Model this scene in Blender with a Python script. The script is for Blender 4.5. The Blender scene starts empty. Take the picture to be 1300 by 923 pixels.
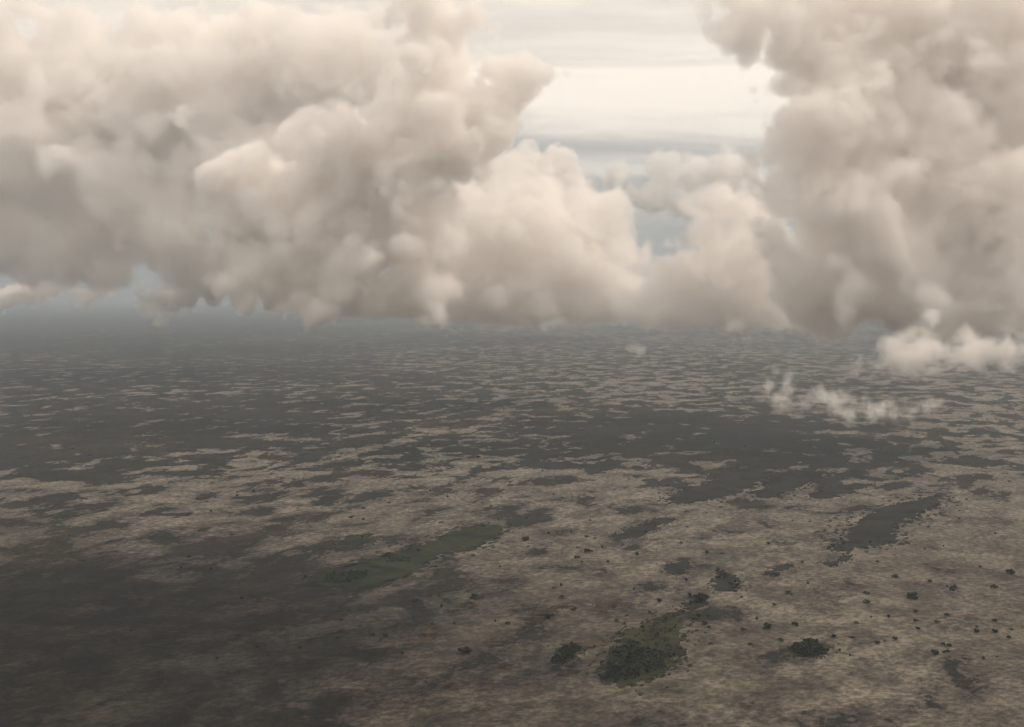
import bpy, bmesh, math, random
from mathutils import Vector, noise as mnoise, Euler
from mathutils.geometry import tessellate_polygon

random.seed(7)
sc = bpy.context.scene
R = math.radians

# ------------------------------------------------------------------ camera
W, H = 1300.0, 923.0
FOV = R(50.0)
F = (W / 2) / math.tan(FOV / 2)          # focal length in photo pixels
CAM_H = 600.0                            # flying height in metres
HORIZON = 372.0
PITCH = math.atan((H / 2 - HORIZON) / F)
cam_d = bpy.data.cameras.new('camera')
cam_d.sensor_fit = 'HORIZONTAL'
cam_d.angle = FOV
cam_d.clip_start = 1.0
cam_d.clip_end = 400000.0
cam = bpy.data.objects.new('camera', cam_d)
cam.location = (0, 0, CAM_H)
cam.rotation_euler = (R(90) - PITCH, 0, 0)
sc.collection.objects.link(cam)
sc.camera = cam
CR = cam.rotation_euler.to_matrix()

# ------------------------------------------------------------------ sky
SUN_EL, SUN_AZ = R(48), R(82)            # azimuth clockwise from straight ahead
world = bpy.data.worlds.new('World')
sc.world = world
world.use_nodes = True
wn, wl = world.node_tree.nodes, world.node_tree.links
wn.clear()


def W_(t, **k):
    n = wn.new(t)
    for a, b in k.items():
        setattr(n, a, b)
    return n


def wmath(op, a, b=None, clamp=False):
    n = W_('ShaderNodeMath', operation=op, use_clamp=clamp)
    for i, v in enumerate((a, b)):
        if v is None:
            continue
        if isinstance(v, (int, float)):
            n.inputs[i].default_value = v
        else:
            wl.new(v, n.inputs[i])
    return n.outputs[0]


sky = W_('ShaderNodeTexSky', sky_type='NISHITA', sun_disc=False)
sky.sun_elevation = SUN_EL
sky.sun_rotation = SUN_AZ
sky.air_density, sky.dust_density = 1.0, 3.0
sk = W_('ShaderNodeMix', data_type='RGBA', blend_type='MULTIPLY')
sk.inputs['Factor'].default_value = 1
wl.new(sky.outputs[0], sk.inputs['A'])
sk.inputs['B'].default_value = (0.056, 0.052, 0.050, 1)
tc = W_('ShaderNodeTexCoord')
sep = W_('ShaderNodeSeparateXYZ')
wl.new(tc.outputs['Generated'], sep.inputs[0])
zz = wmath('ADD', wmath('MAXIMUM', sep.outputs['Z'], 0.0), 0.06)
cmb = W_('ShaderNodeCombineXYZ')
wl.new(wmath('DIVIDE', sep.outputs['X'], zz), cmb.inputs[0])
wl.new(wmath('DIVIDE', sep.outputs['Y'], zz), cmb.inputs[1])
# high stratus deck: streaky layer above the cumulus
mp = W_('ShaderNodeMapping')
mp.inputs['Scale'].default_value = (0.32, 0.8, 1)
mp.inputs['Location'].default_value = (3.1, 1.35, 0)
wl.new(cmb.outputs[0], mp.inputs['Vector'])
n1 = W_('ShaderNodeTexNoise')
n1.inputs['Scale'].default_value = 1.0
n1.inputs['Detail'].default_value = 7
n1.inputs['Roughness'].default_value = 0.55
n1.inputs['Distortion'].default_value = 0.9
wl.new(mp.outputs[0], n1.inputs['Vector'])
cr = W_('ShaderNodeValToRGB')
cr.color_ramp.interpolation = 'EASE'
e = cr.color_ramp.elements
e[0].position, e[0].color = 0.38, (0.60, 0.535, 0.47, 1)
e[1].position, e[1].color = 0.57, (0.86, 0.765, 0.655, 1)
wl.new(n1.outputs['Fac'], cr.inputs[0])
# the deck thins out towards the horizon, where the bluish air below it is seen
mr = W_('ShaderNodeMapRange', interpolation_type='SMOOTHSTEP')
mr.inputs['From Min'].default_value = 0.06
mr.inputs['From Max'].default_value = 0.20
mr.inputs['To Min'].default_value = 0.35
mr.inputs['To Max'].default_value = 0.96
wl.new(wmath('ADD', sep.outputs['Z'], wmath('MULTIPLY', wmath('SUBTRACT', n1.outputs['Fac'], 0.5), 0.24)), mr.inputs['Value'])
mx = W_('ShaderNodeMix', data_type='RGBA')
wl.new(mr.outputs[0], mx.inputs['Factor'])
wl.new(sk.outputs['Result'], mx.inputs['A'])
wl.new(cr.outputs[0], mx.inputs['B'])
bg = W_('ShaderNodeBackground')
bg.inputs['Strength'].default_value = 1.5
wl.new(mx.outputs['Result'], bg.inputs[0])
wo = W_('ShaderNodeOutputWorld')
wl.new(bg.outputs[0], wo.inputs[0])

# ------------------------------------------------------------------ sun, exposure, render settings
sd = bpy.data.lights.new('sun', 'SUN')
sd.energy = 1.9
sd.angle = R(12)
sd.color = (1.0, 0.84, 0.70)
so = bpy.data.objects.new('sun', sd)
dirv = Vector((math.sin(SUN_AZ) * math.cos(SUN_EL), math.cos(SUN_AZ) * math.cos(SUN_EL), math.sin(SUN_EL)))
so.rotation_euler = dirv.to_track_quat('Z', 'Y').to_euler()
so.location = (0, 0, 4000)
sc.collection.objects.link(so)

sc.view_settings.view_transform = 'Standard'
sc.view_settings.look = 'None'
sc.view_settings.exposure = 0.11
sc.view_settings.gamma = 1.0
sc.render.engine = 'CYCLES'
cy = sc.cycles
cy.max_bounces = 24
cy.diffuse_bounces = 2
cy.glossy_bounces = 1
cy.transmission_bounces = 1
cy.volume_bounces = 22
cy.volume_step_rate = 3.0
cy.volume_max_steps = 400
cy.use_adaptive_sampling = True
cy.adaptive_threshold = 0.12
cy.use_denoising = True
try:
    cy.denoiser = 'OPENIMAGEDENOISE'
except Exception:
    pass
cy.sample_clamp_indirect = 6


# ------------------------------------------------------------------ helpers
def ray(u, v):
    return (CR @ Vector(((u - W / 2) / F, (H / 2 - v) / F, -1.0))).normalized()


def gp(u, v, z=0.0):
    """ground point seen at photo pixel (u, v)"""
    d = ray(u, v)
    t = (z - CAM_H) / d.z
    return Vector((d.x * t, d.y * t, z))


def sp(u, v, dist):
    """point at distance dist ahead seen at photo pixel (u, v)"""
    d = ray(u, v)
    t = dist / d.y
    return Vector((0, 0, CAM_H)) + d * t


def link(name, mesh, mat=None, parent=None, loc=None):
    o = bpy.data.objects.new(name, mesh)
    sc.collection.objects.link(o)
    if mat is not None and mesh is not None and not mesh.materials:
        mesh.materials.append(mat)
    if parent is not None:
        o.parent = parent
    if loc is not None:
        o.location = loc
    return o


def tag(o, label=None, cat=None, group=None, kind=None):
    for k, v in (('label', label), ('category', cat), ('group', group), ('kind', kind)):
        if v:
            o[k] = v
    return o


class NT:
    """small node-tree writer"""
    def __init__(s, tree):
        s.t = tree
        s.n, s.l = tree.nodes, tree.links

    def new(s, t, **k):
        n = s.n.new(t)
        for a, b in k.items():
            setattr(n, a, b)
        return n

    def put(s, inp, v):
        if hasattr(v, 'is_linked'):
            s.l.new(v, inp)
        elif isinstance(v, (tuple, list, Vector)):
            inp.default_value = tuple(v)
        else:
            inp.default_value = v

    def m(s, op, a, b=None, c=None, clamp=False):
        n = s.new('ShaderNodeMath', operation=op, use_clamp=clamp)
        for i, v in enumerate((a, b, c)):
            if v is not None:
                s.put(n.inputs[i], v)
        return n.outputs[0]

    def vm(s, op, a, b=None):
        n = s.new('ShaderNodeVectorMath', operation=op)
        s.put(n.inputs[0], a)
        if b is not None:
            s.put(n.inputs[1], b)
        return n.outputs['Value'] if op in ('DISTANCE', 'LENGTH', 'DOT_PRODUCT') else n.outputs[0]

    def noise(s, vec, scale, detail=4, rough=0.5, dist=0.0, lac=2.0, ntype=None):
        n = s.new('ShaderNodeTexNoise')
        if ntype:
            n.noise_type = ntype
        s.put(n.inputs['Vector'], vec)
        for k, v in (('Scale', scale), ('Detail', detail), ('Roughness', rough), ('Distortion', dist), ('Lacunarity', lac)):
            if k in n.inputs:
                n.inputs[k].default_value = v
        return n.outputs[0]

    def new_noise_col(s, vec, scale, detail):
        n = s.new('ShaderNodeTexNoise')
        s.put(n.inputs['Vector'], vec)
        n.inputs['Scale'].default_value = scale
        n.inputs['Detail'].default_value = detail
        return s.vm('SUBTRACT', n.outputs['Color'], (0.5, 0.5, 0.5))

    def ramp(s, v, a, b, lo=0.0, hi=1.0, smooth=True):
        n = s.new('ShaderNodeMapRange')
        n.interpolation_type = 'SMOOTHSTEP' if smooth else 'LINEAR'
        s.put(n.inputs['Value'], v)
        for k, x in zip(('From Min', 'From Max', 'To Min', 'To Max'), (a, b, lo, hi)):
            s.put(n.inputs[k], x)
        return n.outputs[0]

    def mix(s, f, a, b):
        n = s.new('ShaderNodeMix', data_type='RGBA')
        s.put(n.inputs['Factor'], f)
        s.put(n.inputs['A'], a)
        s.put(n.inputs['B'], b)
        return n.outputs['Result']


def material(name):
    m = bpy.data.materials.new(name)
    m.use_nodes = True
    m.node_tree.nodes.clear()
    t = NT(m.node_tree)
    out = t.new('ShaderNodeOutputMaterial')
    return m, t, out


def C(r, g, b):
    return (r, g, b, 1.0)


def surface(t, out, col, rough=0.9, spec=0.15, bump=None):
    b = t.new('ShaderNodeBsdfPrincipled')
    t.put(b.inputs['Base Color'], col)
    b.inputs['Roughness'].default_value = rough
    b.inputs['Specular IOR Level'].default_value = spec
    if bump is not None:
        n = t.new('ShaderNodeBump')
        n.inputs['Strength'].default_value = 0.6
        n.inputs['Distance'].default_value = bump[1]
        t.put(n.inputs['Height'], bump[0])
        t.l.new(n.outputs[0], b.inputs['Normal'])
    t.l.new(b.outputs[0], out.inputs['Surface'])


# ------------------------------------------------------------------ ground
def prairie_material():
    m, t, out = material('sawgrass_prairie')
    g = t.new('ShaderNodeNewGeometry').outputs['Position']
    sp_ = t.new('ShaderNodeSeparateXYZ')
    t.put(sp_.inputs[0], g)
    X, Y = sp_.outputs[0], sp_.outputs[1]
    # flow frame: the marsh drains along a line about 24 degrees off straight ahead
    mp = t.new('ShaderNodeMapping', vector_type='TEXTURE')
    mp.inputs['Rotation'].default_value = (0, 0, R(-24))
    mp.inputs['Scale'].default_value = (1.0, 1.6, 1.0)
    t.put(mp.inputs['Vector'], g)
    q = mp.outputs[0]
    mp2 = t.new('ShaderNodeMapping', vector_type='TEXTURE')
    mp2.inputs['Rotation'].default_value = (0, 0, R(-62))
    mp2.inputs['Scale'].default_value = (1.0, 1.5, 1.0)
    t.put(mp2.inputs['Vector'], g)
    q2 = mp2.outputs[0]
    big = t.noise(g, 1 / 2600, 3, 0.5)
    mid = t.noise(q, 1 / 135, 9, 0.68, 0.3)
    mid2 = t.noise(q, 1 / 1000, 4, 0.5, 0.3)
    fine = t.noise(q2, 1 / 11, 4, 0.75)
    streak = t.noise(q2, 1 / 80, 8, 0.74, 0.2)
    hue = t.noise(q, 1 / 210, 5, 0.6, 0.6)
    hue2 = t.noise(g, 1 / 700, 4, 0.55, 0.3)

    def blob(u, v, rx, ry):
        """soft round region of the land, round the ground point at photo pixel (u, v)"""
        c = gp(u, v)
        d = t.vm('MULTIPLY', t.vm('SUBTRACT', g, tuple(c)), (1 / rx, 1 / ry, 0))
        return t.ramp(t.vm('LENGTH', d), 1.0, 0.25)

    # where the dry pale sawgrass grows: the near right-hand flats, less of it further out and to the left
    near = t.ramp(Y, 2200, 4400, 0.215, -0.02)
    side = t.m('DIVIDE', X, t.m('ADD', Y, 800))
    right = t.ramp(side, -0.36, 0.16, -0.12, 0.01)
    far = t.ramp(Y, 7000, 16000, 0.0, -0.03)
    s = t.m('ADD', t.m('ADD', near, right), far)
    s = t.m('SUBTRACT', s, t.m('MULTIPLY', blob(60, 800, 1150, 900), 0.20))  # near-left shade put into the cover: darker marsh, less pale grass
    s = t.m('SUBTRACT', s, t.m('MULTIPLY', blob(880, 556, 1000, 1700), 0.20))  # mid-distance cloud shade, painted as a zone of darker marsh
    s = t.m('SUBTRACT', s, t.m('MULTIPLY', blob(330, 740, 330, 520), 0.05))
    s = t.m('ADD', s, t.m('MULTIPLY', blob(430, 600, 800, 1100), 0.03))
    s = t.m('ADD', s, t.m('MULTIPLY', t.m('SUBTRACT', big, 0.5), 0.36))
    s = t.m('ADD', s, t.m('MULTIPLY', t.m('SUBTRACT', mid2, 0.5), 0.30))
    v = t.m('ADD', t.m('MULTIPLY', t.m('SUBTRACT', mid, 0.5), 1.9), s)
    v = t.m('ADD', v, t.m('MULTIPLY', t.m('SUBTRACT', streak, 0.5), 0.16))
    v2 = t.m('ADD', v, t.m('MULTIPLY', t.m('SUBTRACT', fine, 0.5), 0.22))
    pale = t.ramp(v2, -0.015, 0.03)
    bright = t.ramp(v2, 0.03, 0.24)
    wet = t.mix(t.ramp(hue, 0.42, 0.60), C(0.027, 0.026, 0.025), C(0.022, 0.023, 0.017))
    wet = t.mix(t.ramp(hue2, 0.5, 0.66), wet, C(0.040, 0.032, 0.020))
    brown = t.mix(t.ramp(hue, 0.42, 0.6), C(0.080, 0.069, 0.061), C(0.066, 0.058, 0.054))
    tan = t.mix(t.ramp(streak, 0.36, 0.62), C(0.100, 0.088, 0.074), C(0.160, 0.143, 0.113))
    tan = t.mix(t.ramp(hue2, 0.42, 0.6, 0.0, 0.6), tan, C(0.098, 0.082, 0.070))
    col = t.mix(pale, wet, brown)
    # far out the stands are seen edge on: only the palest, driest mats stand out
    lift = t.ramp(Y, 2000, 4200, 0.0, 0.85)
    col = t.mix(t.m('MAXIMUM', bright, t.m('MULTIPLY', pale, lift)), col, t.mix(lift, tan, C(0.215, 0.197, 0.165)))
    painted_shade = blob(0, 850, 1450, 1050)  # cloud shade over the near left, painted into the ground colour
    col = t.mix(t.m('MULTIPLY', painted_shade, 0.8), col, t.mix(t.ramp(streak, 0.42, 0.62), C(0.011, 0.010, 0.008), C(0.030, 0.025, 0.020)))
    grain = t.ramp(fine, 0.36, 0.66, 0.56, 1.46)
    k = t.m('MULTIPLY', grain, t.ramp(streak, 0.36, 0.64, 0.54, 0.97))
    hs = t.new('ShaderNodeVectorMath', operation='SCALE')
    t.put(hs.inputs[0], col)
    t.put(hs.inputs['Scale'], k)
    h = t.m('ADD', fine, t.m('MULTIPLY', pale, 0.7))
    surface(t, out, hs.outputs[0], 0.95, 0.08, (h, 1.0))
    return m


def make_ground():
    bm = bmesh.new()
    S, n = 130000.0, 8
    rings = [600, 3000, 9000, 25000, 60000, S]
    c = bm.verts.new((0, 0, 0))
    prev = None
    k = 48
    for r in rings:
        cur = [bm.verts.new((r * math.cos(i * math.tau / k), r * math.sin(i * math.tau / k), 0)) for i in range(k)]
        for i in range(k):
            j = (i + 1) % k
            if prev is None:
                bm.faces.new((c, cur[i], cur[j]))
            else:
                bm.faces.new((prev[i], cur[i], cur[j], prev[j]))
        prev = cur
    me = bpy.data.meshes.new('ground')
    bm.to_mesh(me)
    bm.free()
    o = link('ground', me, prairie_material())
    tag(o, kind='structure')


make_ground()


# ------------------------------------------------------------------ vegetation materials
def veg_material(name, a, b, scale, rough=0.9, obj_var=True):
    m, t, out = material(name)
    g = t.new('ShaderNodeNewGeometry').outputs['Position']
    n1_ = t.noise(g, 1 / scale, 5, 0.65, 0.3)
    n2_ = t.noise(g, 1 / (scale * 6), 3, 0.5)
    f = t.m('ADD', t.m('MULTIPLY', n1_, 0.6), t.m('MULTIPLY', n2_, 0.4))
    col = t.mix(t.ramp(f, 0.40, 0.60), a, b)
    n3_ = t.noise(g, 1 / 70, 5, 0.65, 0.6)
    sc_ = t.new('ShaderNodeVectorMath', operation='SCALE')
    t.put(sc_.inputs[0], col)
    t.put(sc_.inputs['Scale'], t.ramp(n3_, 0.36, 0.64, 0.55, 1.5))
    col = sc_.outputs[0]
    surface(t, out, col, rough, 0.12, (n1_, scale * 0.12))
    return m


M_TREE = veg_material('hammock_foliage', C(0.006, 0.009, 0.006), C(0.012, 0.016, 0.009), 7)
M_BUSH = veg_material('willow_foliage', C(0.013, 0.016, 0.007), C(0.024, 0.024, 0.010), 10)
M_SEDGE = veg_material('wet_sedge', C(0.009, 0.009, 0.008), C(0.014, 0.0135, 0.011), 14)
M_GREEN = veg_material('green_sedge', C(0.008, 0.012, 0.005), C(0.017, 0.020, 0.008), 16)
M_TEAL = veg_material('cattail_green', C(0.01, 0.024, 0.015), C(0.018, 0.034, 0.021), 12)
M_REDBR = veg_material('rust_brush', C(0.027, 0.019, 0.013), C(0.045, 0.03, 0.02), 9)
M_WOOD = veg_material('grey_bark', C(0.05, 0.045, 0.038), C(0.10, 0.09, 0.075), 2)


def crown_into(bm, c, rx, rz, rnd, leaves=26):
    """a tree crown: an uneven core and leaf clumps standing off it"""
    r = bmesh.ops.create_icosphere(bm, subdivisions=1, radius=1.0)
    ph = rnd.random() * 100
    for v in r['verts']:
        d = v.co.normalized()
        k = 0.62 + 0.42 * (mnoise.noise(d * 1.7 + Vector((ph, 0, 0))) + 0.5)
        v.co = Vector((c[0] + d.x * rx * k, c[1] + d.y * rx * k, c[2] + rz * (0.95 + d.z * k)))
    for _ in range(leaves):
        d = Vector((rnd.gauss(0, 1), rnd.gauss(0, 1), abs(rnd.gauss(0, 0.9)) - 0.25)).normalized()
        k = rnd.uniform(0.75, 1.12)
        p = Vector((c[0] + d.x * rx * k, c[1] + d.y * rx * k, c[2] + rz * (0.95 + d.z * k)))
        s = rnd.uniform(0.16, 0.34) * rx
        e = Euler((rnd.uniform(-0.9, 0.9), rnd.uniform(-0.9, 0.9), rnd.uniform(0, 6.3))).to_matrix()
        q = [bm.verts.new(p + e @ Vector((x * s, y * s * 0.8, z * s))) for x, y, z in
             ((-1, -0.6, 0), (0.3, -1, 0.2), (1, 0.4, -0.1), (-0.3, 1, 0.15))]
        bm.faces.new(q)


def trunk_into(bm, x, y, h, r):
    base = [bm.verts.new((x + r * math.cos(a), y + r * math.sin(a), -0.1)) for a in (0, 1.57, 3.14, 4.71)]
    top = [bm.verts.new((x + 0.5 * r * math.cos(a), y + 0.5 * r * math.sin(a), h)) for a in (0, 1.57, 3.14, 4.71)]
    for i in range(4):
        j = (i + 1) % 4
        bm.faces.new((base[i], base[j], top[j], top[i]))


def inside(p, poly):
    x, y = p
    c = False
    j = len(poly) - 1
    for i in range(len(poly)):
        xi, yi = poly[i]
        xj, yj = poly[j]
        if (yi > y) != (yj > y) and x < (xj - xi) * (y - yi) / (yj - yi) + xi:
            c = not c
        j = i
    return c


def ragged(poly, step, amp, seed):
    """subdivide an outline and roughen it"""
    out = []
    n = len(poly)
    for i in range(n):
        a, b = Vector(poly[i]), Vector(poly[(i + 1) % n])
        k = max(1, int((b - a).length / step))
        nrm = Vector((-(b - a).y, (b - a).x)).normalized()
        for j in range(k):
            p = a.lerp(b, j / k)
            q = Vector((p.x, p.y, seed * 17.3))
            d = mnoise.fractal(q / (step * 9), 0.7, 2.0, 5) * amp * 2.0 + mnoise.noise(q / (step * 0.8)) * amp * 0.7
            out.append((p.x + nrm.x * d, p.y + nrm.y * d))
    return out


def stand_mesh(name, poly, h, seed):
    """a stand of tall marsh grass: irregular outline, a sloping rim, an uneven top"""
    bm = bmesh.new()
    cx = sum(p[0] for p in poly) / len(poly)
    cy_ = sum(p[1] for p in poly) / len(poly)
    low, top = [], []
    n = len(poly)
    area = sum(poly[i - 1][0] * poly[i][1] - poly[i][0] * poly[i - 1][1] for i in range(n))
    side_sign = 1 if area > 0 else -1
    span = (max(p[0] for p in poly) - min(p[0] for p in poly), max(p[1] for p in poly) - min(p[1] for p in poly))
    for i, (x, y) in enumerate(poly):
        px, py = poly[i - 1]
        qx, qy = poly[(i + 1) % n]
        nx, ny = -(qy - py), (qx - px)
        l = math.hypot(nx, ny) or 1
        low.append(bm.verts.new((x, y, -0.05)))
        top.append(bm.verts.new((x, y, h * (0.55 + 0.5 * mnoise.noise(Vector((x / 9, y / 9, seed)))))))
    for i in range(n):
        j = (i + 1) % n
        bm.faces.new((low[i], low[j], top[j], top[i]))
    tris = tessellate_polygon([[v.co.to_2d().to_3d() for v in top]])
    for a, b, c in tris:
        try:
            bm.faces.new((top[a], top[b], top[c]))
        except ValueError:
            pass
    # tufts thinning out into the dry grass round the stand
    rt = random.Random(seed * 13 + 1)
    scale = 1.0 + math.hypot(*span) / 260.0
    for i in range(n):
        if rt.random() > 0.62:
            continue
        (x, y), (px, py), (qx, qy) = poly[i], poly[i - 1], poly[(i + 1) % n]
        nx, ny = (qy - py), -(qx - px)
        l = math.hypot(nx, ny) or 1
        off = rt.expovariate(1 / 5.5) * scale
        r_ = rt.uniform(1.0, 3.0) * scale * (1.2 if off < 6 else 0.7)
        sgn = side_sign
        cx_, cy2 = x + sgn * nx / l * off, y + sgn * ny / l * off
        ring = []
        for k in range(7):
            a_ = k * math.tau / 7
            f_ = r_ * rt.uniform(0.6, 1.3)
            u_, w_ = math.cos(a_) * f_ * 0.7, math.sin(a_) * f_ * 1.5
            ring.append((cx_ + u_ * 0.91 + w_ * 0.41, cy2 - u_ * 0.41 + w_ * 0.91))
        b_ = [bm.verts.new((p[0], p[1], -0.05)) for p in ring]
        t_ = [bm.verts.new((p[0], p[1], h * 0.5)) for p in ring]
        bm.faces.new(t_)
        for k in range(7):
            bm.faces.new((b_[k], b_[(k + 1) % 7], t_[(k + 1) % 7], t_[k]))
    bmesh.ops.recalc_face_normals(bm, faces=bm.faces)
    bm.normal_update()
    me = bpy.data.meshes.new(name)
    bm.to_mesh(me)
    bm.free()
    return me


def px_poly(pts):
    return [tuple(gp(u, v).to_2d()) for u, v in pts]


def centre(poly):
    return (sum(p[0] for p in poly) / len(poly), sum(p[1] for p in poly) / len(poly))


def stand(name, label, cat, pts, mat, h=1.3, amp=None, trees=None, seed=1, group=None):
    """a named patch of marsh vegetation, with tree crowns on it where trees is given as [(px outline, count, crown radius, material)]"""
    base = px_poly(pts)
    cx, cy_ = centre(base)
    dist = math.hypot(cx, cy_)
    step = max(4.0, dist / 600)
    amp = amp or step * 1.9
    poly = ragged(base, step, amp, seed)
    loc = [(x - cx, y - cy_) for x, y in poly]
    if trees is None:
        o = link(name, stand_mesh(name, loc, h, seed), mat, loc=(cx, cy_, 0))
        return tag(o, label, cat, group)
    root = link(name, None, loc=(cx, cy_, 0))
    tag(root, label, cat, group)
    link('undergrowth', stand_mesh('undergrowth', loc, h, seed), mat, root)
    rnd = random.Random(seed * 31 + 5)
    for tp, count, rad, tm in trees:
        bm, wood = bmesh.new(), bmesh.new()
        tpoly = px_poly(tp)
        tpoly = ragged(tpoly, step, amp, seed + 3)
        xs, ys = [p[0] for p in tpoly], [p[1] for p in tpoly]
        made = tries = 0
        while made < count and tries < count * 40:
            tries += 1
            x, y = rnd.uniform(min(xs), max(xs)), rnd.uniform(min(ys), max(ys))
            if not inside((x, y), tpoly):
                continue
            r = rad * (0.5 + 1.1 * rnd.random() ** 2)
            th = r * rnd.uniform(0.7, 1.5)
            crown_into(bm, (x - cx, y - cy_, th * 0.7), r, r * rnd.uniform(0.7, 1.0), rnd, 16)
            trunk_into(wood, x - cx, y - cy_, th * 1.4, r * 0.09)
            made += 1
        for nm, b, mm in (('crown', bm, tm), ('trunk', wood, M_WOOD)):
            me = bpy.data.meshes.new(nm)
            b.to_mesh(me)
            b.free()
            p = link(nm, me, mm, root)
            p['kind'] = 'stuff'
    return root


# ------------------------------------------------------------------ large marsh features
stand('sedge_stand', 'broad dark grey-brown wedge of wet sedge running away beside the pale prairie', 'marsh patch',
      [(1197, 627), (1176, 648), (1150, 660), (1136, 668), (1134, 676), (1142, 687), (1110, 692), (1088, 697), (1064, 700), (1060, 692),
       (1078, 686), (1076, 678), (1090, 664), (1105, 652), (1128, 645), (1160, 636)], M_SEDGE, seed=1)
stand('sedge_stand', 'narrow dark sliver of sedge just below the broad sedge wedge', 'marsh patch',
      [(1087, 705), (1074, 711), (1056, 718), (1046, 716), (1062, 709), (1076, 704)], M_SEDGE, seed=2)
stand('sedge_stand', 'dark straight-sided bar of sedge lying alone on pale grass', 'marsh patch',
      [(856, 658), (842, 666), (820, 676), (800, 684), (786, 684), (780, 680), (800, 672), (824, 662), (846, 657)], M_SEDGE, seed=3)
stand('slough', 'long olive-green strand of marsh with a teal pool of cattails at its lower end', 'marsh patch',
      [(398, 744), (404, 734), (440, 722), (468, 712), (505, 703), (530, 692), (560, 684), (578, 674), (604, 668), (632, 666), (640, 674), (622, 684),
       (612, 694), (575, 701), (552, 706), (530, 722), (510, 732), (492, 738), (470, 744), (430, 746)], M_GREEN, seed=4,
      trees=[([(404, 741), (412, 732), (440, 727), (470, 726), (462, 735), (440, 741)], 260, 2.0, M_TEAL),
             ([(490, 714), (500, 709), (526, 708), (520, 715)], 90, 2.0, M_TEAL)])
stand('sedge_stand', 'olive patch of sedge above the long green strand', 'marsh patch',
      [(424, 696), (428, 686), (445, 680), (470, 678), (478, 684), (455, 693), (438, 700)], M_GREEN, seed=5)
stand('sedge_stand', 'dark band of sedge stretching left from the pale flats in mid-distance', 'marsh patch',
      [(845, 634), (870, 622), (900, 612), (930, 596), (968, 588), (980, 592), (968, 604), (955, 618), (930, 628), (900, 634), (870, 640)], M_SEDGE, seed=6)
stand('sedge_stand', 'dark pointed lobe of sedge beside the mid-distance band', 'marsh patch',
      [(960, 622), (985, 612), (1015, 596), (1038, 592), (1034, 606), (1015, 618), (985, 630), (965, 632)], M_SEDGE, seed=7)
stand('sedge_stand', 'low dark crescent of sedge above the broad sedge wedge', 'marsh patch',
      [(1025, 632), (1045, 622), (1080, 615), (1108, 614), (1100, 620), (1070, 626), (1048, 633)], M_SEDGE, seed=8)
stand('sedge_stand', 'small sedge patch at the head of the tree chain', 'marsh patch',
      [(905, 744), (908, 734), (918, 728), (936, 734), (940, 744), (932, 751), (915, 749)], M_SEDGE, seed=9,
      trees=[([(908, 733), (914, 726), (923, 730), (921, 736), (912, 737)], 50, 2.2, M_TREE),
             ([(928, 740), (938, 741), (936, 749), (926, 747)], 28, 2.2, M_TREE)])
stand('sedge_stand', 'dark irregular patch of sedge between the straight bar and the tree chain', 'marsh patch',
      [(842, 724), (856, 716), (872, 712), (874, 719), (868, 728), (852, 729)], M_SEDGE, seed=10)
stand('tree_island', 'green bushy tree island with dark trees along its near edge', 'tree island',
      [(762, 862), (766, 846), (776, 830), (800, 802), (822, 792), (846, 782), (866, 774), (864, 790), (858, 806), (866, 818), (856, 834), (838, 856), (790, 872)], M_BUSH, 2.0, seed=11,
      trees=[([(764, 860), (770, 844), (782, 826), (798, 812), (806, 822), (840, 828), (850, 836), (836, 854), (792, 868)], 430, 2.5, M_TREE),
             ([(800, 804), (822, 794), (858, 782), (862, 812), (850, 828), (806, 812)], 130, 1.7, M_BUSH)])
stand('tree_island', 'dark tree strip slanting up from the bottom edge beside the green island', 'tree island',
      [(700, 842), (708, 828), (724, 818), (734, 818), (732, 828), (722, 838), (712, 846)], M_BUSH, 1.6, seed=12,
      trees=[([(702, 842), (710, 828), (724, 819), (733, 820), (728, 832), (716, 843)], 230, 2.2, M_TREE)])
stand('tree_island', 'broad flat black-green tree island at the bottom of the pale flats', 'tree island',
      [(990, 824), (1008, 822), (1024, 816), (1040, 816), (1054, 822), (1044, 830), (1040, 834), (1010, 833)], M_BUSH, 1.6, seed=13,
      trees=[([(991, 825), (1010, 822), (1030, 817), (1046, 826), (1040, 833), (1010, 833)], 300, 2.3, M_TREE)])
stand('tree_island', 'narrow dark tree island, lower link of the chain above the green island', 'tree island',
      [(866, 774), (874, 764), (884, 756), (898, 757), (900, 762), (888, 768), (876, 775)], M_SEDGE, 1.3, seed=14,
      trees=[([(868, 773), (878, 764), (890, 757), (898, 760), (884, 769)], 110, 2.2, M_TREE)])
stand('brush_stand', 'rust-brown brush strip joining the dark tree strip to the green island', 'brush',
      [(738, 822), (744, 816), (765, 813), (776, 816), (770, 820), (752, 822)], M_REDBR, seed=15)
stand('brush_stand', 'crooked rust-brown brush clump in the pale grass at the bottom', 'brush',
      [(524, 817), (532, 812), (540, 802), (546, 792), (553, 791), (549, 802), (546, 812), (534, 818)], M_REDBR, seed=16)
stand('brush_stand', 'rust-brown brush streak above two small dark tree clumps', 'brush',
      [(678, 779), (690, 772), (712, 768), (720, 769), (706, 774), (688, 780)], M_REDBR, seed=17)
stand('brush_stand', 'soft brown brush patch beside the rust-brown streak', 'brush',
      [(750, 776), (762, 768), (780, 765), (782, 771), (768, 777)], M_REDBR, seed=18)
stand('sedge_stand', 'thin dark sedge sliver right of the tree chain', 'marsh patch',
      [(974, 727), (984, 720), (1000, 716), (1008, 716), (996, 722), (980, 730)], M_SEDGE, seed=19)

# ------------------------------------------------------------------ tree clumps
rv = random.Random(11)


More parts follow.
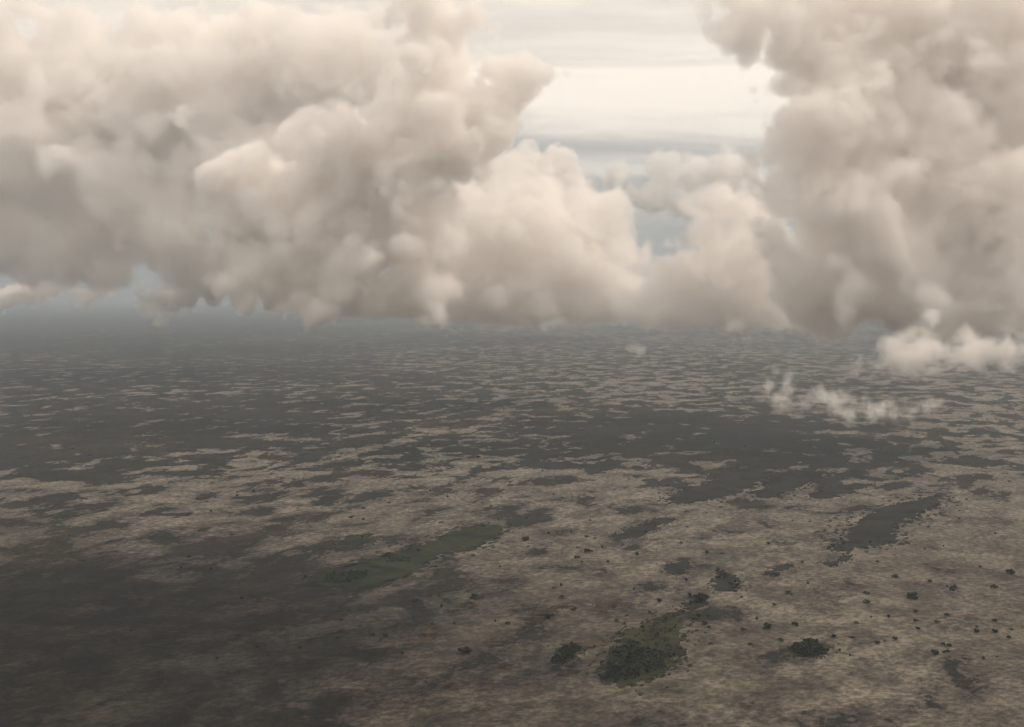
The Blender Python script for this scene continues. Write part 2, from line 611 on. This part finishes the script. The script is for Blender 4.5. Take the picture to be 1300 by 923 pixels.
def clump_meshes(kind, mat, n_crowns, rad, spread):
    bm, wood = bmesh.new(), bmesh.new()
    for i in range(n_crowns):
        a, d = rv.uniform(0, 6.28), rv.uniform(0, 1) ** 0.6
        x, y = math.cos(a) * d * spread[0], math.sin(a) * d * spread[1]
        r = rad * rv.uniform(0.6, 1.2) * (1.15 - 0.4 * d)
        th = r * rv.uniform(0.6, 1.1)
        crown_into(bm, (x, y, th * 0.5), r, r * rv.uniform(0.7, 0.95), rv, 20)
        trunk_into(wood, x, y, th * 1.2, r * 0.09)
    res = []
    for nm, b, mm in (('crown', bm, mat), ('trunk', wood, M_WOOD)):
        me = bpy.data.meshes.new(nm)
        b.to_mesh(me)
        b.free()
        me.materials.append(mm)
        res.append(me)
    return res


CL = {
    'round': [clump_meshes('round', M_TREE, 7, 3.4, (5.5, 6.0)) for _ in range(4)],
    'long': [clump_meshes('long', M_TREE, 15, 3.6, (6.0, 16.0)) for _ in range(4)],
    'bush': [clump_meshes('bush', M_BUSH, 9, 2.6, (6.0, 8.0)) for _ in range(3)],
    'single': [clump_meshes('single', M_TREE, 2, 3.6, (2.2, 2.2)) for _ in range(3)],
    'rust': [clump_meshes('rust', M_REDBR, 9, 2.3, (5.0, 9.0)) for _ in range(2)],
}


def clump(kind, u, v, label, group, s=1.0, rot=None, name='tree_clump', cat='tree clump'):
    cr_, tr_ = rv.choice(CL[kind])
    p = gp(u, v)
    root = link(name, None, loc=p)
    root.rotation_euler.z = R(-24) + rv.uniform(-0.3, 0.3) if rot is None else rot
    root.scale = (s, s, s * 0.9)
    tag(root, label, cat, group)
    for nm, me in (('crown', cr_), ('trunk', tr_)):
        o = bpy.data.objects.new(nm, me)
        sc.collection.objects.link(o)
        o.parent = root
        o['kind'] = 'stuff'
    return root


named = [
    ('long', 1018, 0, 0, None),
]
CLUMPS = [
    # kind, u, v, scale, label
    ('long', 1158, 759, 1.5, 'slanted oval tree clump on the pale flats, largest of the lower right clumps'),
    ('long', 1211, 749, 1.2, 'ragged dark tree clump up and right of the slanted oval clump'),
    ('round', 1262, 747, 1.3, 'dark tree clump at the far right edge of the pale flats'),
    ('long', 1283, 728, 1.2, 'round dark tree clump near the right edge, beyond the pale flats'),
    ('round', 976, 798, 1.6, 'dark oval tree clump, larger of a close pair above the flat black island'),
    ('round', 1010, 795, 1.35, 'compact dark tree clump, smaller of a close pair above the flat black island'),
    ('round', 876, 756, 1.0, 'small dark tree clump tucked against the tree chain'),
    ('round', 838, 764, 1.0, 'small dark oval tree clump left of the tree chain'),
    ('round', 888, 783, 0.95, 'small dark tree clump nearest the tip of the green island'),
    ('round', 896, 793, 1.05, 'dark tree clump right of the green island tip'),
    ('bush', 944, 800, 0.9, 'small olive tree clump left of the close dark pair'),
    ('single', 960, 787, 1.1, 'lone small tree above the olive clump'),
    ('long', 697, 784, 0.9, 'dark flat tree clump under the rust-brown brush streak'),
    ('bush', 730, 775, 1.2, 'olive shrub clump between the rust-brown streak and the brown patch'),
    ('round', 713, 744, 1.0, 'dark green tree clump alone in the brown grass above the brush streak'),
    ('bush', 714, 760, 1.2, 'soft olive shrub clump below a dark green tree clump'),
    ('round', 732, 709, 1.15, 'small dark tree clump at the lower end of an olive patch'),
    ('bush', 746, 701, 1.6, 'olive shrub patch joined to a small dark clump'),
    ('long', 667, 686, 1.2, 'dark slanted tree clump right of the long green strand'),
    ('round', 528, 764, 1.3, 'dark oval tree clump alone on pale grass under the green strand'),
    ('bush', 604, 760, 1.7, 'brownish shrub clump right of the lone dark oval clump'),
    ('rust', 442, 775, 1.0, 'small rust-brown shrub clump on the pale grass'),
    ('rust', 430, 810, 1.1, 'dark brown shrub clump low on the left prairie'),
    ('round', 590, 829, 1.7, 'black-green tree clump at the bottom edge left of centre'),
    ('round', 532, 700, 1.0, 'small dark clump on the olive marsh strand'),
    ('single', 808, 706, 1.2, 'lone dark tree in pale grass below the straight sedge bar'),
    ('single', 897, 704, 1.3, 'lone dark tree below the tall sedge sliver'),
    ('round', 1098, 697, 1.2, 'dark tree clump at the foot of the broad sedge wedge'),
    ('round', 1114, 714, 0.8, 'small tree clump just below the broad sedge wedge'),
    ('bush', 1136, 733, 1.1, 'grey-green shrub clump beside a dark tree, below the wedge'),
    ('bush', 1002, 754, 1.2, 'grey-green shrub clump left of the pale flats'),
    ('bush', 1100, 754, 1.1, 'flat grey-green shrub clump in the middle of the pale flats'),
    ('bush', 1100, 765, 1.0, 'low olive shrub clump under the flat grey-green one'),
    ('round', 1163, 777, 0.8, 'small dark clump, upper of three close dots under the slanted oval'),
    ('round', 1162, 789, 0.85, 'small dark clump, middle of three close dots under the slanted oval'),
    ('round', 1166, 799, 0.8, 'small dark clump, lower of three close dots under the slanted oval'),
    ('round', 1202, 782, 0.85, 'small dark clump right of the three close dots'),
    ('bush', 1190, 791, 1.0, 'olive shrub clump between the three dots and a dark dot'),
    ('round', 1241, 803, 1.0, 'dark round clump with pale rim at lower right'),
    ('round', 1263, 789, 0.85, 'small dark round clump above the pale-rimmed clump'),
    ('round', 1264, 803, 1.0, 'black round clump right of the pale-rimmed clump'),
    ('single', 1280, 812, 1.2, 'lone dark tree at the lower right corner'),
    ('round', 1137, 812, 0.85, 'small black clump left of the lower right brown patch'),
    ('round', 1113, 817, 0.8, 'small black clump down and left of its neighbour at bottom right'),
    ('round', 1198, 819, 0.85, 'black dot of trees alone at bottom right'),
    ('round', 1188, 831, 1.3, 'black tree clump on the bottom edge at right'),
    ('rust', 902, 818, 0.9, 'small rust shrub clump right of the green island'),
    ('single', 804, 749, 1.0, 'lone small tree on the palest grass'),
    ('single', 897, 652, 1.0, 'lone tiny dark tree above the pale flats'),
    ('long', 985, 731, 1.0, 'dark slanted tree clump under the thin sedge sliver'),
]
for kind, u, v, s, lab in CLUMPS:
    nm, ct = ('tree_clump', 'tree clump') if kind not in ('bush', 'rust') else ('shrub_clump', 'shrub clump')
    if kind == 'single':
        nm, ct = 'marsh_tree', 'tree'
    clump(kind, u, v, lab, None, s, name=nm, cat=ct)
# the many small dots of trees that nothing tells apart
for i in range(150):
    for _ in range(50):
        u, v = rv.uniform(60, 1290), 560 + 280 * rv.random() ** 0.9
        dens = 0.25 + 0.75 * max(0, min(1, (u - 350) / 700))
        if u > 1080 and 580 < v < 700:
            dens = 1.6
        k = mnoise.noise(Vector((u / 110, v / 60, 3)))
        if rv.random() < dens * (0.55 + k):
            break
    kind = rv.choice(['round', 'single', 'bush', 'single', 'long' if v < 660 else 'round', 'bush'])
    look = {'round': 'tiny round dark tree clump', 'single': 'tiny lone dark tree', 'bush': 'tiny olive shrub clump', 'long': 'tiny slanted dark tree clump'}[kind]
    where = ('in the speckled far flats at right' if u > 1050 and v < 720 else 'on the pale lower right flats' if u > 950 else
             'on the prairie in the middle' if u > 620 else 'on the brown prairie at left')
    clump(kind, u, v, look + ' ' + where, look + 's ' + where, rv.uniform(0.55, 1.0),
          name={'bush': 'shrub_clump', 'single': 'marsh_tree'}.get(kind, 'tree_clump'), cat={'bush': 'shrub clump', 'single': 'tree'}.get(kind, 'tree clump'))


# ------------------------------------------------------------------ clouds
def cloud_material(name, aniso=0.2, col=(1.0, 0.988, 0.978)):
    m, t, out = material(name)
    p = t.new('ShaderNodeVolumePrincipled')
    p.inputs['Color'].default_value = (*col, 1)
    p.inputs['Density'].default_value = 1.0
    p.inputs['Anisotropy'].default_value = aniso
    p.inputs['Absorption Color'].default_value = (0, 0, 0, 1)
    t.l.new(p.outputs[0], out.inputs['Volume'])
    return m


M_CLOUD = cloud_material('cloud_water')


def hull_mesh(name, balls):
    """lumpy shape of the cloud: the outline the fog is grown from"""
    bm = bmesh.new()
    for c, r in balls:
        res = bmesh.ops.create_icosphere(bm, subdivisions=2, radius=1.0)
        for v in res['verts']:
            d = v.co.copy()
            v.co = c + d * r * (1 + 0.25 * mnoise.noise(d * 2 + c * 0.01))
    me = bpy.data.meshes.new(name)
    bm.to_mesh(me)
    bm.free()
    return me


DENS = 0.95


def cloud(name, label, dist, puffs, voxel=14.0, dens=0.02, edge=90.0, amp=1.0, base=None, nscale=420.0, depth=1.0, seed=0, rough=0.56, group=None,
          wisp=0.0, kids=0):
    """puffs: (u, v, radius px, depth offset in px) read off the photograph, at dist metres ahead"""
    mpp = dist / F
    balls = []
    for u, v, r, dd in puffs:
        d = dist + dd * mpp * depth
        balls.append((sp(u, v, d), r * 1.06 * d / F))
    rk = random.Random(seed * 77 + 3)
    for c, r in list(balls):                                   # smaller billows budding off each large one
        for _ in range(kids):
            q = Vector((rk.gauss(0, 1), rk.gauss(-0.5, 1), rk.gauss(0.15, 1))).normalized()
            rr = r * rk.uniform(0.26, 0.46)
            balls.append((c + q * (r * 0.98 - rr * 0.25), rr))
    org = Vector((sum(c.x for c, r in balls) / len(balls), sum(c.y for c, r in balls) / len(balls),
                  min(c.z - r for c, r in balls)))
    balls = [(c - org, r) for c, r in balls]
    bz = None if base is None else base - org.z
    o = link(name, hull_mesh(name, balls), M_CLOUD, loc=org)
    tag(o, label, 'cloud', group)
    pad = 0.55 * amp * nscale
    lo = Vector([min(c[i] - r for c, r in balls) - pad for i in range(3)])
    hi = Vector([max(c[i] + r for c, r in balls) + pad for i in range(3)])
    if bz is not None:
        lo.z = max(lo.z, bz - 40)
    hi.z = min(hi.z, 2700 - org.z)
    ng = bpy.data.node_groups.new(name, 'GeometryNodeTree')
    ng.interface.new_socket('Geometry', in_out='INPUT', socket_type='NodeSocketGeometry')
    ng.interface.new_socket('Geometry', in_out='OUTPUT', socket_type='NodeSocketGeometry')
    t = NT(ng)
    t.new('NodeGroupInput')
    gout = t.new('NodeGroupOutput')
    pos = t.new('GeometryNodeInputPosition').outputs[0]
    wpos = t.vm('ADD', pos, tuple(org + Vector((seed * 911.0, seed * 353.0, 0))))
    # billows: warp, then large to small noise
    s = None
    for c, r in balls:
        d = t.m('SUBTRACT', t.vm('DISTANCE', pos, tuple(c)), r)
        s = d if s is None else t.m('SMOOTH_MIN', s, d, r * 0.22)
    f1 = t.noise(wpos, 1.0 / nscale, 7, rough, 0.5)
    wq = t.vm('ADD', wpos, t.vm('MULTIPLY', t.new_noise_col(wpos, 2.2 / nscale, 3), (0.28 * nscale,) * 3))
    f = t.m('MULTIPLY', t.m('SUBTRACT', f1, 0.5), 2.4)
    for k, w in ((1.7, 0.55), (4.1, 0.24), (9.5, 0.15)):
        vo = t.new('ShaderNodeTexVoronoi')
        vo.inputs['Scale'].default_value = k / nscale
        t.put(vo.inputs['Vector'], wq)
        f = t.m('ADD', f, t.m('MULTIPLY', t.m('SUBTRACT', vo.outputs['Distance'], 0.45), w))
    s = t.m('ADD', s, t.m('MULTIPLY', f, amp * nscale * 1.5))
    if bz is not None:
        sz = t.new('ShaderNodeSeparateXYZ')
        t.put(sz.inputs[0], pos)
        nb = t.m('MULTIPLY', t.m('SUBTRACT', f1, 0.5), 300.0)
        cut = t.m('ADD', t.m('SUBTRACT', bz + 40.0, sz.outputs[2]), nb)
        s = t.m('SMOOTH_MAX', s, cut, 70.0)
    den = t.ramp(s, 0.0, -edge, 0.0, dens * DENS)
    if wisp:
        f2 = t.noise(wpos, 5.0 / nscale, 4, 0.62, 0.6)
        den = t.m('MULTIPLY', den, t.ramp(f2, 0.5 - wisp * 0.25, 0.62, 1 - wisp, 1.0))
    vc = t.new('GeometryNodeVolumeCube')
    t.put(vc.inputs['Density'], den)
    vc.inputs['Min'].default_value = lo
    vc.inputs['Max'].default_value = hi
    for ax, k in zip('XYZ', range(3)):
        vc.inputs['Resolution ' + ax].default_value = max(8, int((hi[k] - lo[k]) / voxel))
    sm = t.new('GeometryNodeSetMaterial')
    sm.inputs['Material'].default_value = M_CLOUD
    t.l.new(vc.outputs[0], sm.inputs['Geometry'])
    t.l.new(sm.outputs[0], gout.inputs[0])
    md = o.modifiers.new('fog', 'NODES')
    md.node_group = ng
    md.show_viewport = False
    return o


# right-hand tower
cloud('cumulus_cloud', 'massive grey cloud tower filling the right side, its base above the low puffs', 4300,
      [(972, 12, 50, 0), (1012, 35, 58, -10), (1010, 0, 50, 0), (1075, 20, 75, 30), (1085, 90, 62, 10), (1155, 60, 95, 60), (1250, 40, 100, 80), (1320, 60, 90, 40), (972, 145, 34, -25), (1010, 125, 34, 0),
       (1005, 170, 52, -15), (1060, 170, 78, 0), (1145, 160, 100, 30), (1240, 150, 100, 50), (1330, 170, 100, 20), (995, 235, 42, -10), (1045, 260, 72, -10), (1115, 270, 90, -20),
       (1200, 270, 95, 10), (1300, 280, 100, -10), (1030, 340, 62, 0), (1085, 360, 75, -20), (1160, 370, 80, -30), (1250, 370, 85, -40), (1340, 380, 80, -50), (1010, 400, 45, 0),
       (1070, 415, 42, -20), (1140, 420, 42, -30), (1210, 420, 42, -40), (1290, 420, 45, -50)],
      voxel=11.5, dens=0.028, edge=60, amp=0.75, base=390, nscale=290, seed=1, wisp=0.28, kids=4)
# bright head in front of the tower's foot, and the low link to the middle
cloud('cumulus_cloud', 'pale rounded cloud head against the dark foot of the right-hand tower', 5200,
      [(930, 272, 36, 0), (905, 315, 45, 10), (950, 335, 55, 20), (875, 355, 45, 0), (925, 375, 50, -10), (975, 385, 55, -10), (835, 380, 40, 0), (880, 400, 36, -10), (940, 408, 34, -20),
       (800, 395, 34, -10)],
      voxel=10, dens=0.019, edge=42, amp=0.56, base=400, nscale=230, seed=2, wisp=0.28, kids=5)
# middle cumulus group
cloud('cumulus_cloud', 'bright cauliflower cloud in the middle with rounded lit heads', 6000,
      [(640, 225, 36, 20), (690, 250, 42, 0), (735, 258, 34, 0), (765, 275, 38, 0), (790, 325, 32, 10), (700, 320, 75, -10), (620, 295, 70, 0), (775, 365, 52, 0), (690, 385, 60, -20),
       (600, 375, 70, -10), (640, 400, 40, -20), (735, 402, 36, -30), (560, 395, 38, -20), (690, 408, 30, -30)],
      voxel=11.5, dens=0.016, edge=42, amp=0.58, base=385, nscale=260, seed=3, wisp=0.28, kids=5)
# central grey tower
cloud('cumulus_cloud', 'tall grey-brown cloud column leaning over the bright middle cloud', 5000,
      [(540, 22, 36, 0), (575, 40, 36, 0), (560, 90, 52, 0), (612, 80, 36, 0), (655, 100, 36, 10), (692, 105, 24, 20), (620, 140, 50, 0), (540, 160, 70, 0), (500, 215, 72, 0), (590, 190, 40, 0),
       (440, 225, 75, 10), (390, 275, 75, 20), (480, 290, 75, 10), (335, 250, 60, 30), (430, 345, 70, 0), (515, 355, 60, -10), (365, 345, 55, 10), (410, 392, 26, -20),
       (445, 398, 26, -20), (550, 300, 50, 0), (480, 390, 30, -10)],
      voxel=10.5, dens=0.034, edge=60, amp=0.7, base=440, nscale=280, seed=4, wisp=0.28, kids=4)
# wide left bank behind
cloud('cumulus_cloud', 'wide soft cream cloud bank filling the upper left', 8200,
      [(10, 110, 80, 0), (90, 60, 60, 40), (110, 130, 90, 20), (230, 120, 95, 0), (340, 100, 100, 30), (440, 90, 80, 40), (340, 10, 50, 20), (60, 210, 80, -40), (150, 180, 85, -10),
       (170, 250, 75, -50), (290, 220, 90, -10), (-50, 150, 100, 0), (20, 290, 55, 0), (110, 300, 60, -20), (220, 315, 65, -30), (310, 315, 60, -20), (-60, 250, 80, 0), (410, 190, 80, 60),
       (40, 10, 45, -30), (110, 20, 40, -30), (190, 60, 50, 20), (160, 335, 40, -30), (270, 350, 40, -40), (60, 330, 35, -10)],
      voxel=16, dens=0.016, edge=140, amp=0.75, base=560, nscale=460, seed=5, wisp=0.28, kids=4)
# low fair-weather clouds at the left
SM = 'small low clouds under the left bank'
cloud('cumulus_cloud', 'small flat pale cloud low at the far left edge', 11000,
      [(10, 374, 16, 0), (30, 370, 18, 0), (50, 366, 18, 0), (68, 371, 13, 0), (-10, 377, 14, 0)], voxel=13, dens=0.026, edge=42, amp=0.56, nscale=200, seed=6, group=SM, kids=3)
cloud('cumulus_cloud', 'ragged pale cloud next to the small flat one under the left bank', 11000,
      [(105, 345, 22, 0), (132, 352, 24, 0), (105, 375, 15, 0), (145, 340, 22, 10), (88, 350, 15, 0), (125, 372, 14, 0)], voxel=13, dens=0.02, edge=70, amp=0.55, nscale=200, seed=7, group=SM, kids=3)
cloud('cumulus_cloud', 'low cream cloud with a domed top under the left bank', 8500,
      [(185, 380, 18, 0), (210, 376, 20, 0), (240, 368, 24, 0), (270, 363, 27, 0), (310, 368, 26, 10), (350, 372, 26, 10), (385, 380, 22, 10)],
      voxel=11, dens=0.026, edge=50, amp=0.5, nscale=200, seed=8, group=SM, kids=4)
cloud('cumulus_cloud', 'thin wisp hanging below the domed low cloud', 8000,
      [(190, 396, 12, 0), (203, 406, 12, 0), (184, 386, 10, 0)], voxel=10, dens=0.022, edge=50, amp=0.3, nscale=150, seed=9, group=SM, wisp=0.4)
# low scud at the right
SC = 'low puffs drifting in front of the right-hand tower base'
cloud('scud_cloud', 'ragged low puff, leftmost of three drifting over the dark marsh', 3300,
      [(980, 490, 16, 0), (986, 504, 17, 0), (998, 486, 15, 5), (1002, 500, 20, 0), (1016, 505, 16, 0), (1030, 500, 14, 0), (1040, 506, 10, 0), (1012, 482, 9, 0)],
      voxel=5, dens=0.045, edge=60, amp=0.55, nscale=85, seed=31, wisp=0.6, group=SC, kids=3)
cloud('scud_cloud', 'ragged low puff, middle of three drifting over the dark marsh', 3300,
      [(1034, 510, 14, 0), (1046, 506, 17, 0), (1058, 515, 19, 0), (1070, 510, 15, 0), (1080, 522, 17, 0), (1092, 522, 13, 0), (1056, 500, 10, 0), (1100, 518, 10, 0)],
      voxel=5, dens=0.045, edge=60, amp=0.55, nscale=85, seed=32, wisp=0.6, group=SC, kids=3)
cloud('scud_cloud', 'ragged low puff with a trailing tail, rightmost of three', 3300,
      [(1096, 508, 9, 0), (1110, 518, 15, 0), (1122, 524, 17, 0), (1134, 522, 18, 0), (1146, 530, 17, 0), (1158, 532, 13, 0), (1160, 522, 13, 0), (1174, 520, 11, 0), (1186, 516, 8, 0)],
      voxel=5, dens=0.045, edge=60, amp=0.55, nscale=85, seed=33, wisp=0.6, group=SC, kids=3)
cloud('scud_cloud', 'larger bright low puff with a flat base under the right-hand tower', 3600,
      [(1096, 470, 13, 0), (1112, 466, 18, 0), (1130, 460, 23, 0), (1150, 450, 33, 0), (1172, 446, 38, 0), (1195, 452, 36, 0), (1216, 456, 28, 0), (1235, 446, 28, 0), (1170, 468, 28, 0),
       (1258, 444, 23, 0), (1280, 444, 23, 0), (1300, 444, 20, 0)],
      voxel=6, dens=0.045, edge=58, amp=0.45, nscale=120, seed=13, wisp=0.65, group=SC, kids=4, base=285)
cloud('scud_cloud', 'faint tiny puff over the hazy far marsh below the middle cloud', 6000,
      [(800, 444, 9, 0), (812, 446, 8, 0)], voxel=9, dens=0.014, edge=50, amp=0.3, nscale=120, seed=14, wisp=0.6)
# far clouds in the gap
FC = 'far clouds seen through the gap'
cloud('cumulus_cloud', 'far pale cloud tower standing behind the bright middle cloud', 13000,
      [(712, 205, 20, 0), (722, 230, 22, 0), (690, 225, 26, 0), (660, 205, 22, 0), (735, 255, 20, 0), (700, 290, 50, 0), (650, 250, 40, 0)],
      voxel=20, dens=0.020, edge=42, amp=0.56, nscale=320, seed=15, group=FC, kids=4)
cloud('cumulus_cloud', 'far hazy cumulus group in the blue-grey gap between the towers', 14500,
      [(780, 222, 20, 0), (800, 240, 16, 0), (845, 212, 24, 0), (880, 222, 26, 10), (830, 250, 22, 0), (870, 258, 22, 0), (925, 215, 28, 20), (950, 245, 30, 20), (790, 258, 14, 0),
       (905, 262, 18, 0), (840, 305, 12, 0), (870, 300, 14, 0), (905, 310, 18, 0), (820, 335, 14, 0), (845, 345, 18, 0)],
      voxel=25, dens=0.014, edge=120, amp=0.42, nscale=380, seed=16, group=FC, kids=4)
# added cloud overhead, out of view, placed to shade the near marsh on the left
cloud('cumulus_cloud', 'unseen cloud added above the picture to shade the near prairie at left', 2090,
      [(1260, -560, 240, 0), (1080, -580, 220, 0), (1260, -600, 200, 220), (1100, -560, 180, -150), (1160, -560, 180, -200)],
      voxel=24, dens=0.04, edge=90, amp=0.4, nscale=320, seed=17)


# ------------------------------------------------------------------ haze
def make_haze():
    bm = bmesh.new()
    bmesh.ops.create_cube(bm, size=1.0)
    zlo, zhi = -1.5, 2900.0
    for v in bm.verts:
        v.co = Vector((v.co.x * 150000, v.co.y * 150000, (v.co.z + 0.5) * (zhi - zlo) + zlo))
    me = bpy.data.meshes.new('haze')
    bm.to_mesh(me)
    bm.free()
    m, t, out = material('haze_air')
    p = t.new('ShaderNodeVolumePrincipled')
    p.inputs['Color'].default_value = (0.57, 0.66, 0.74, 1)
    p.inputs['Density'].default_value = 4.0e-5
    p.inputs['Anisotropy'].default_value = 0.2
    t.l.new(p.outputs[0], out.inputs['Volume'])
    o = link('haze', me, m)
    tag(o, 'pale bluish haze lying over the marsh towards the horizon', 'haze', kind='stuff')


make_haze()
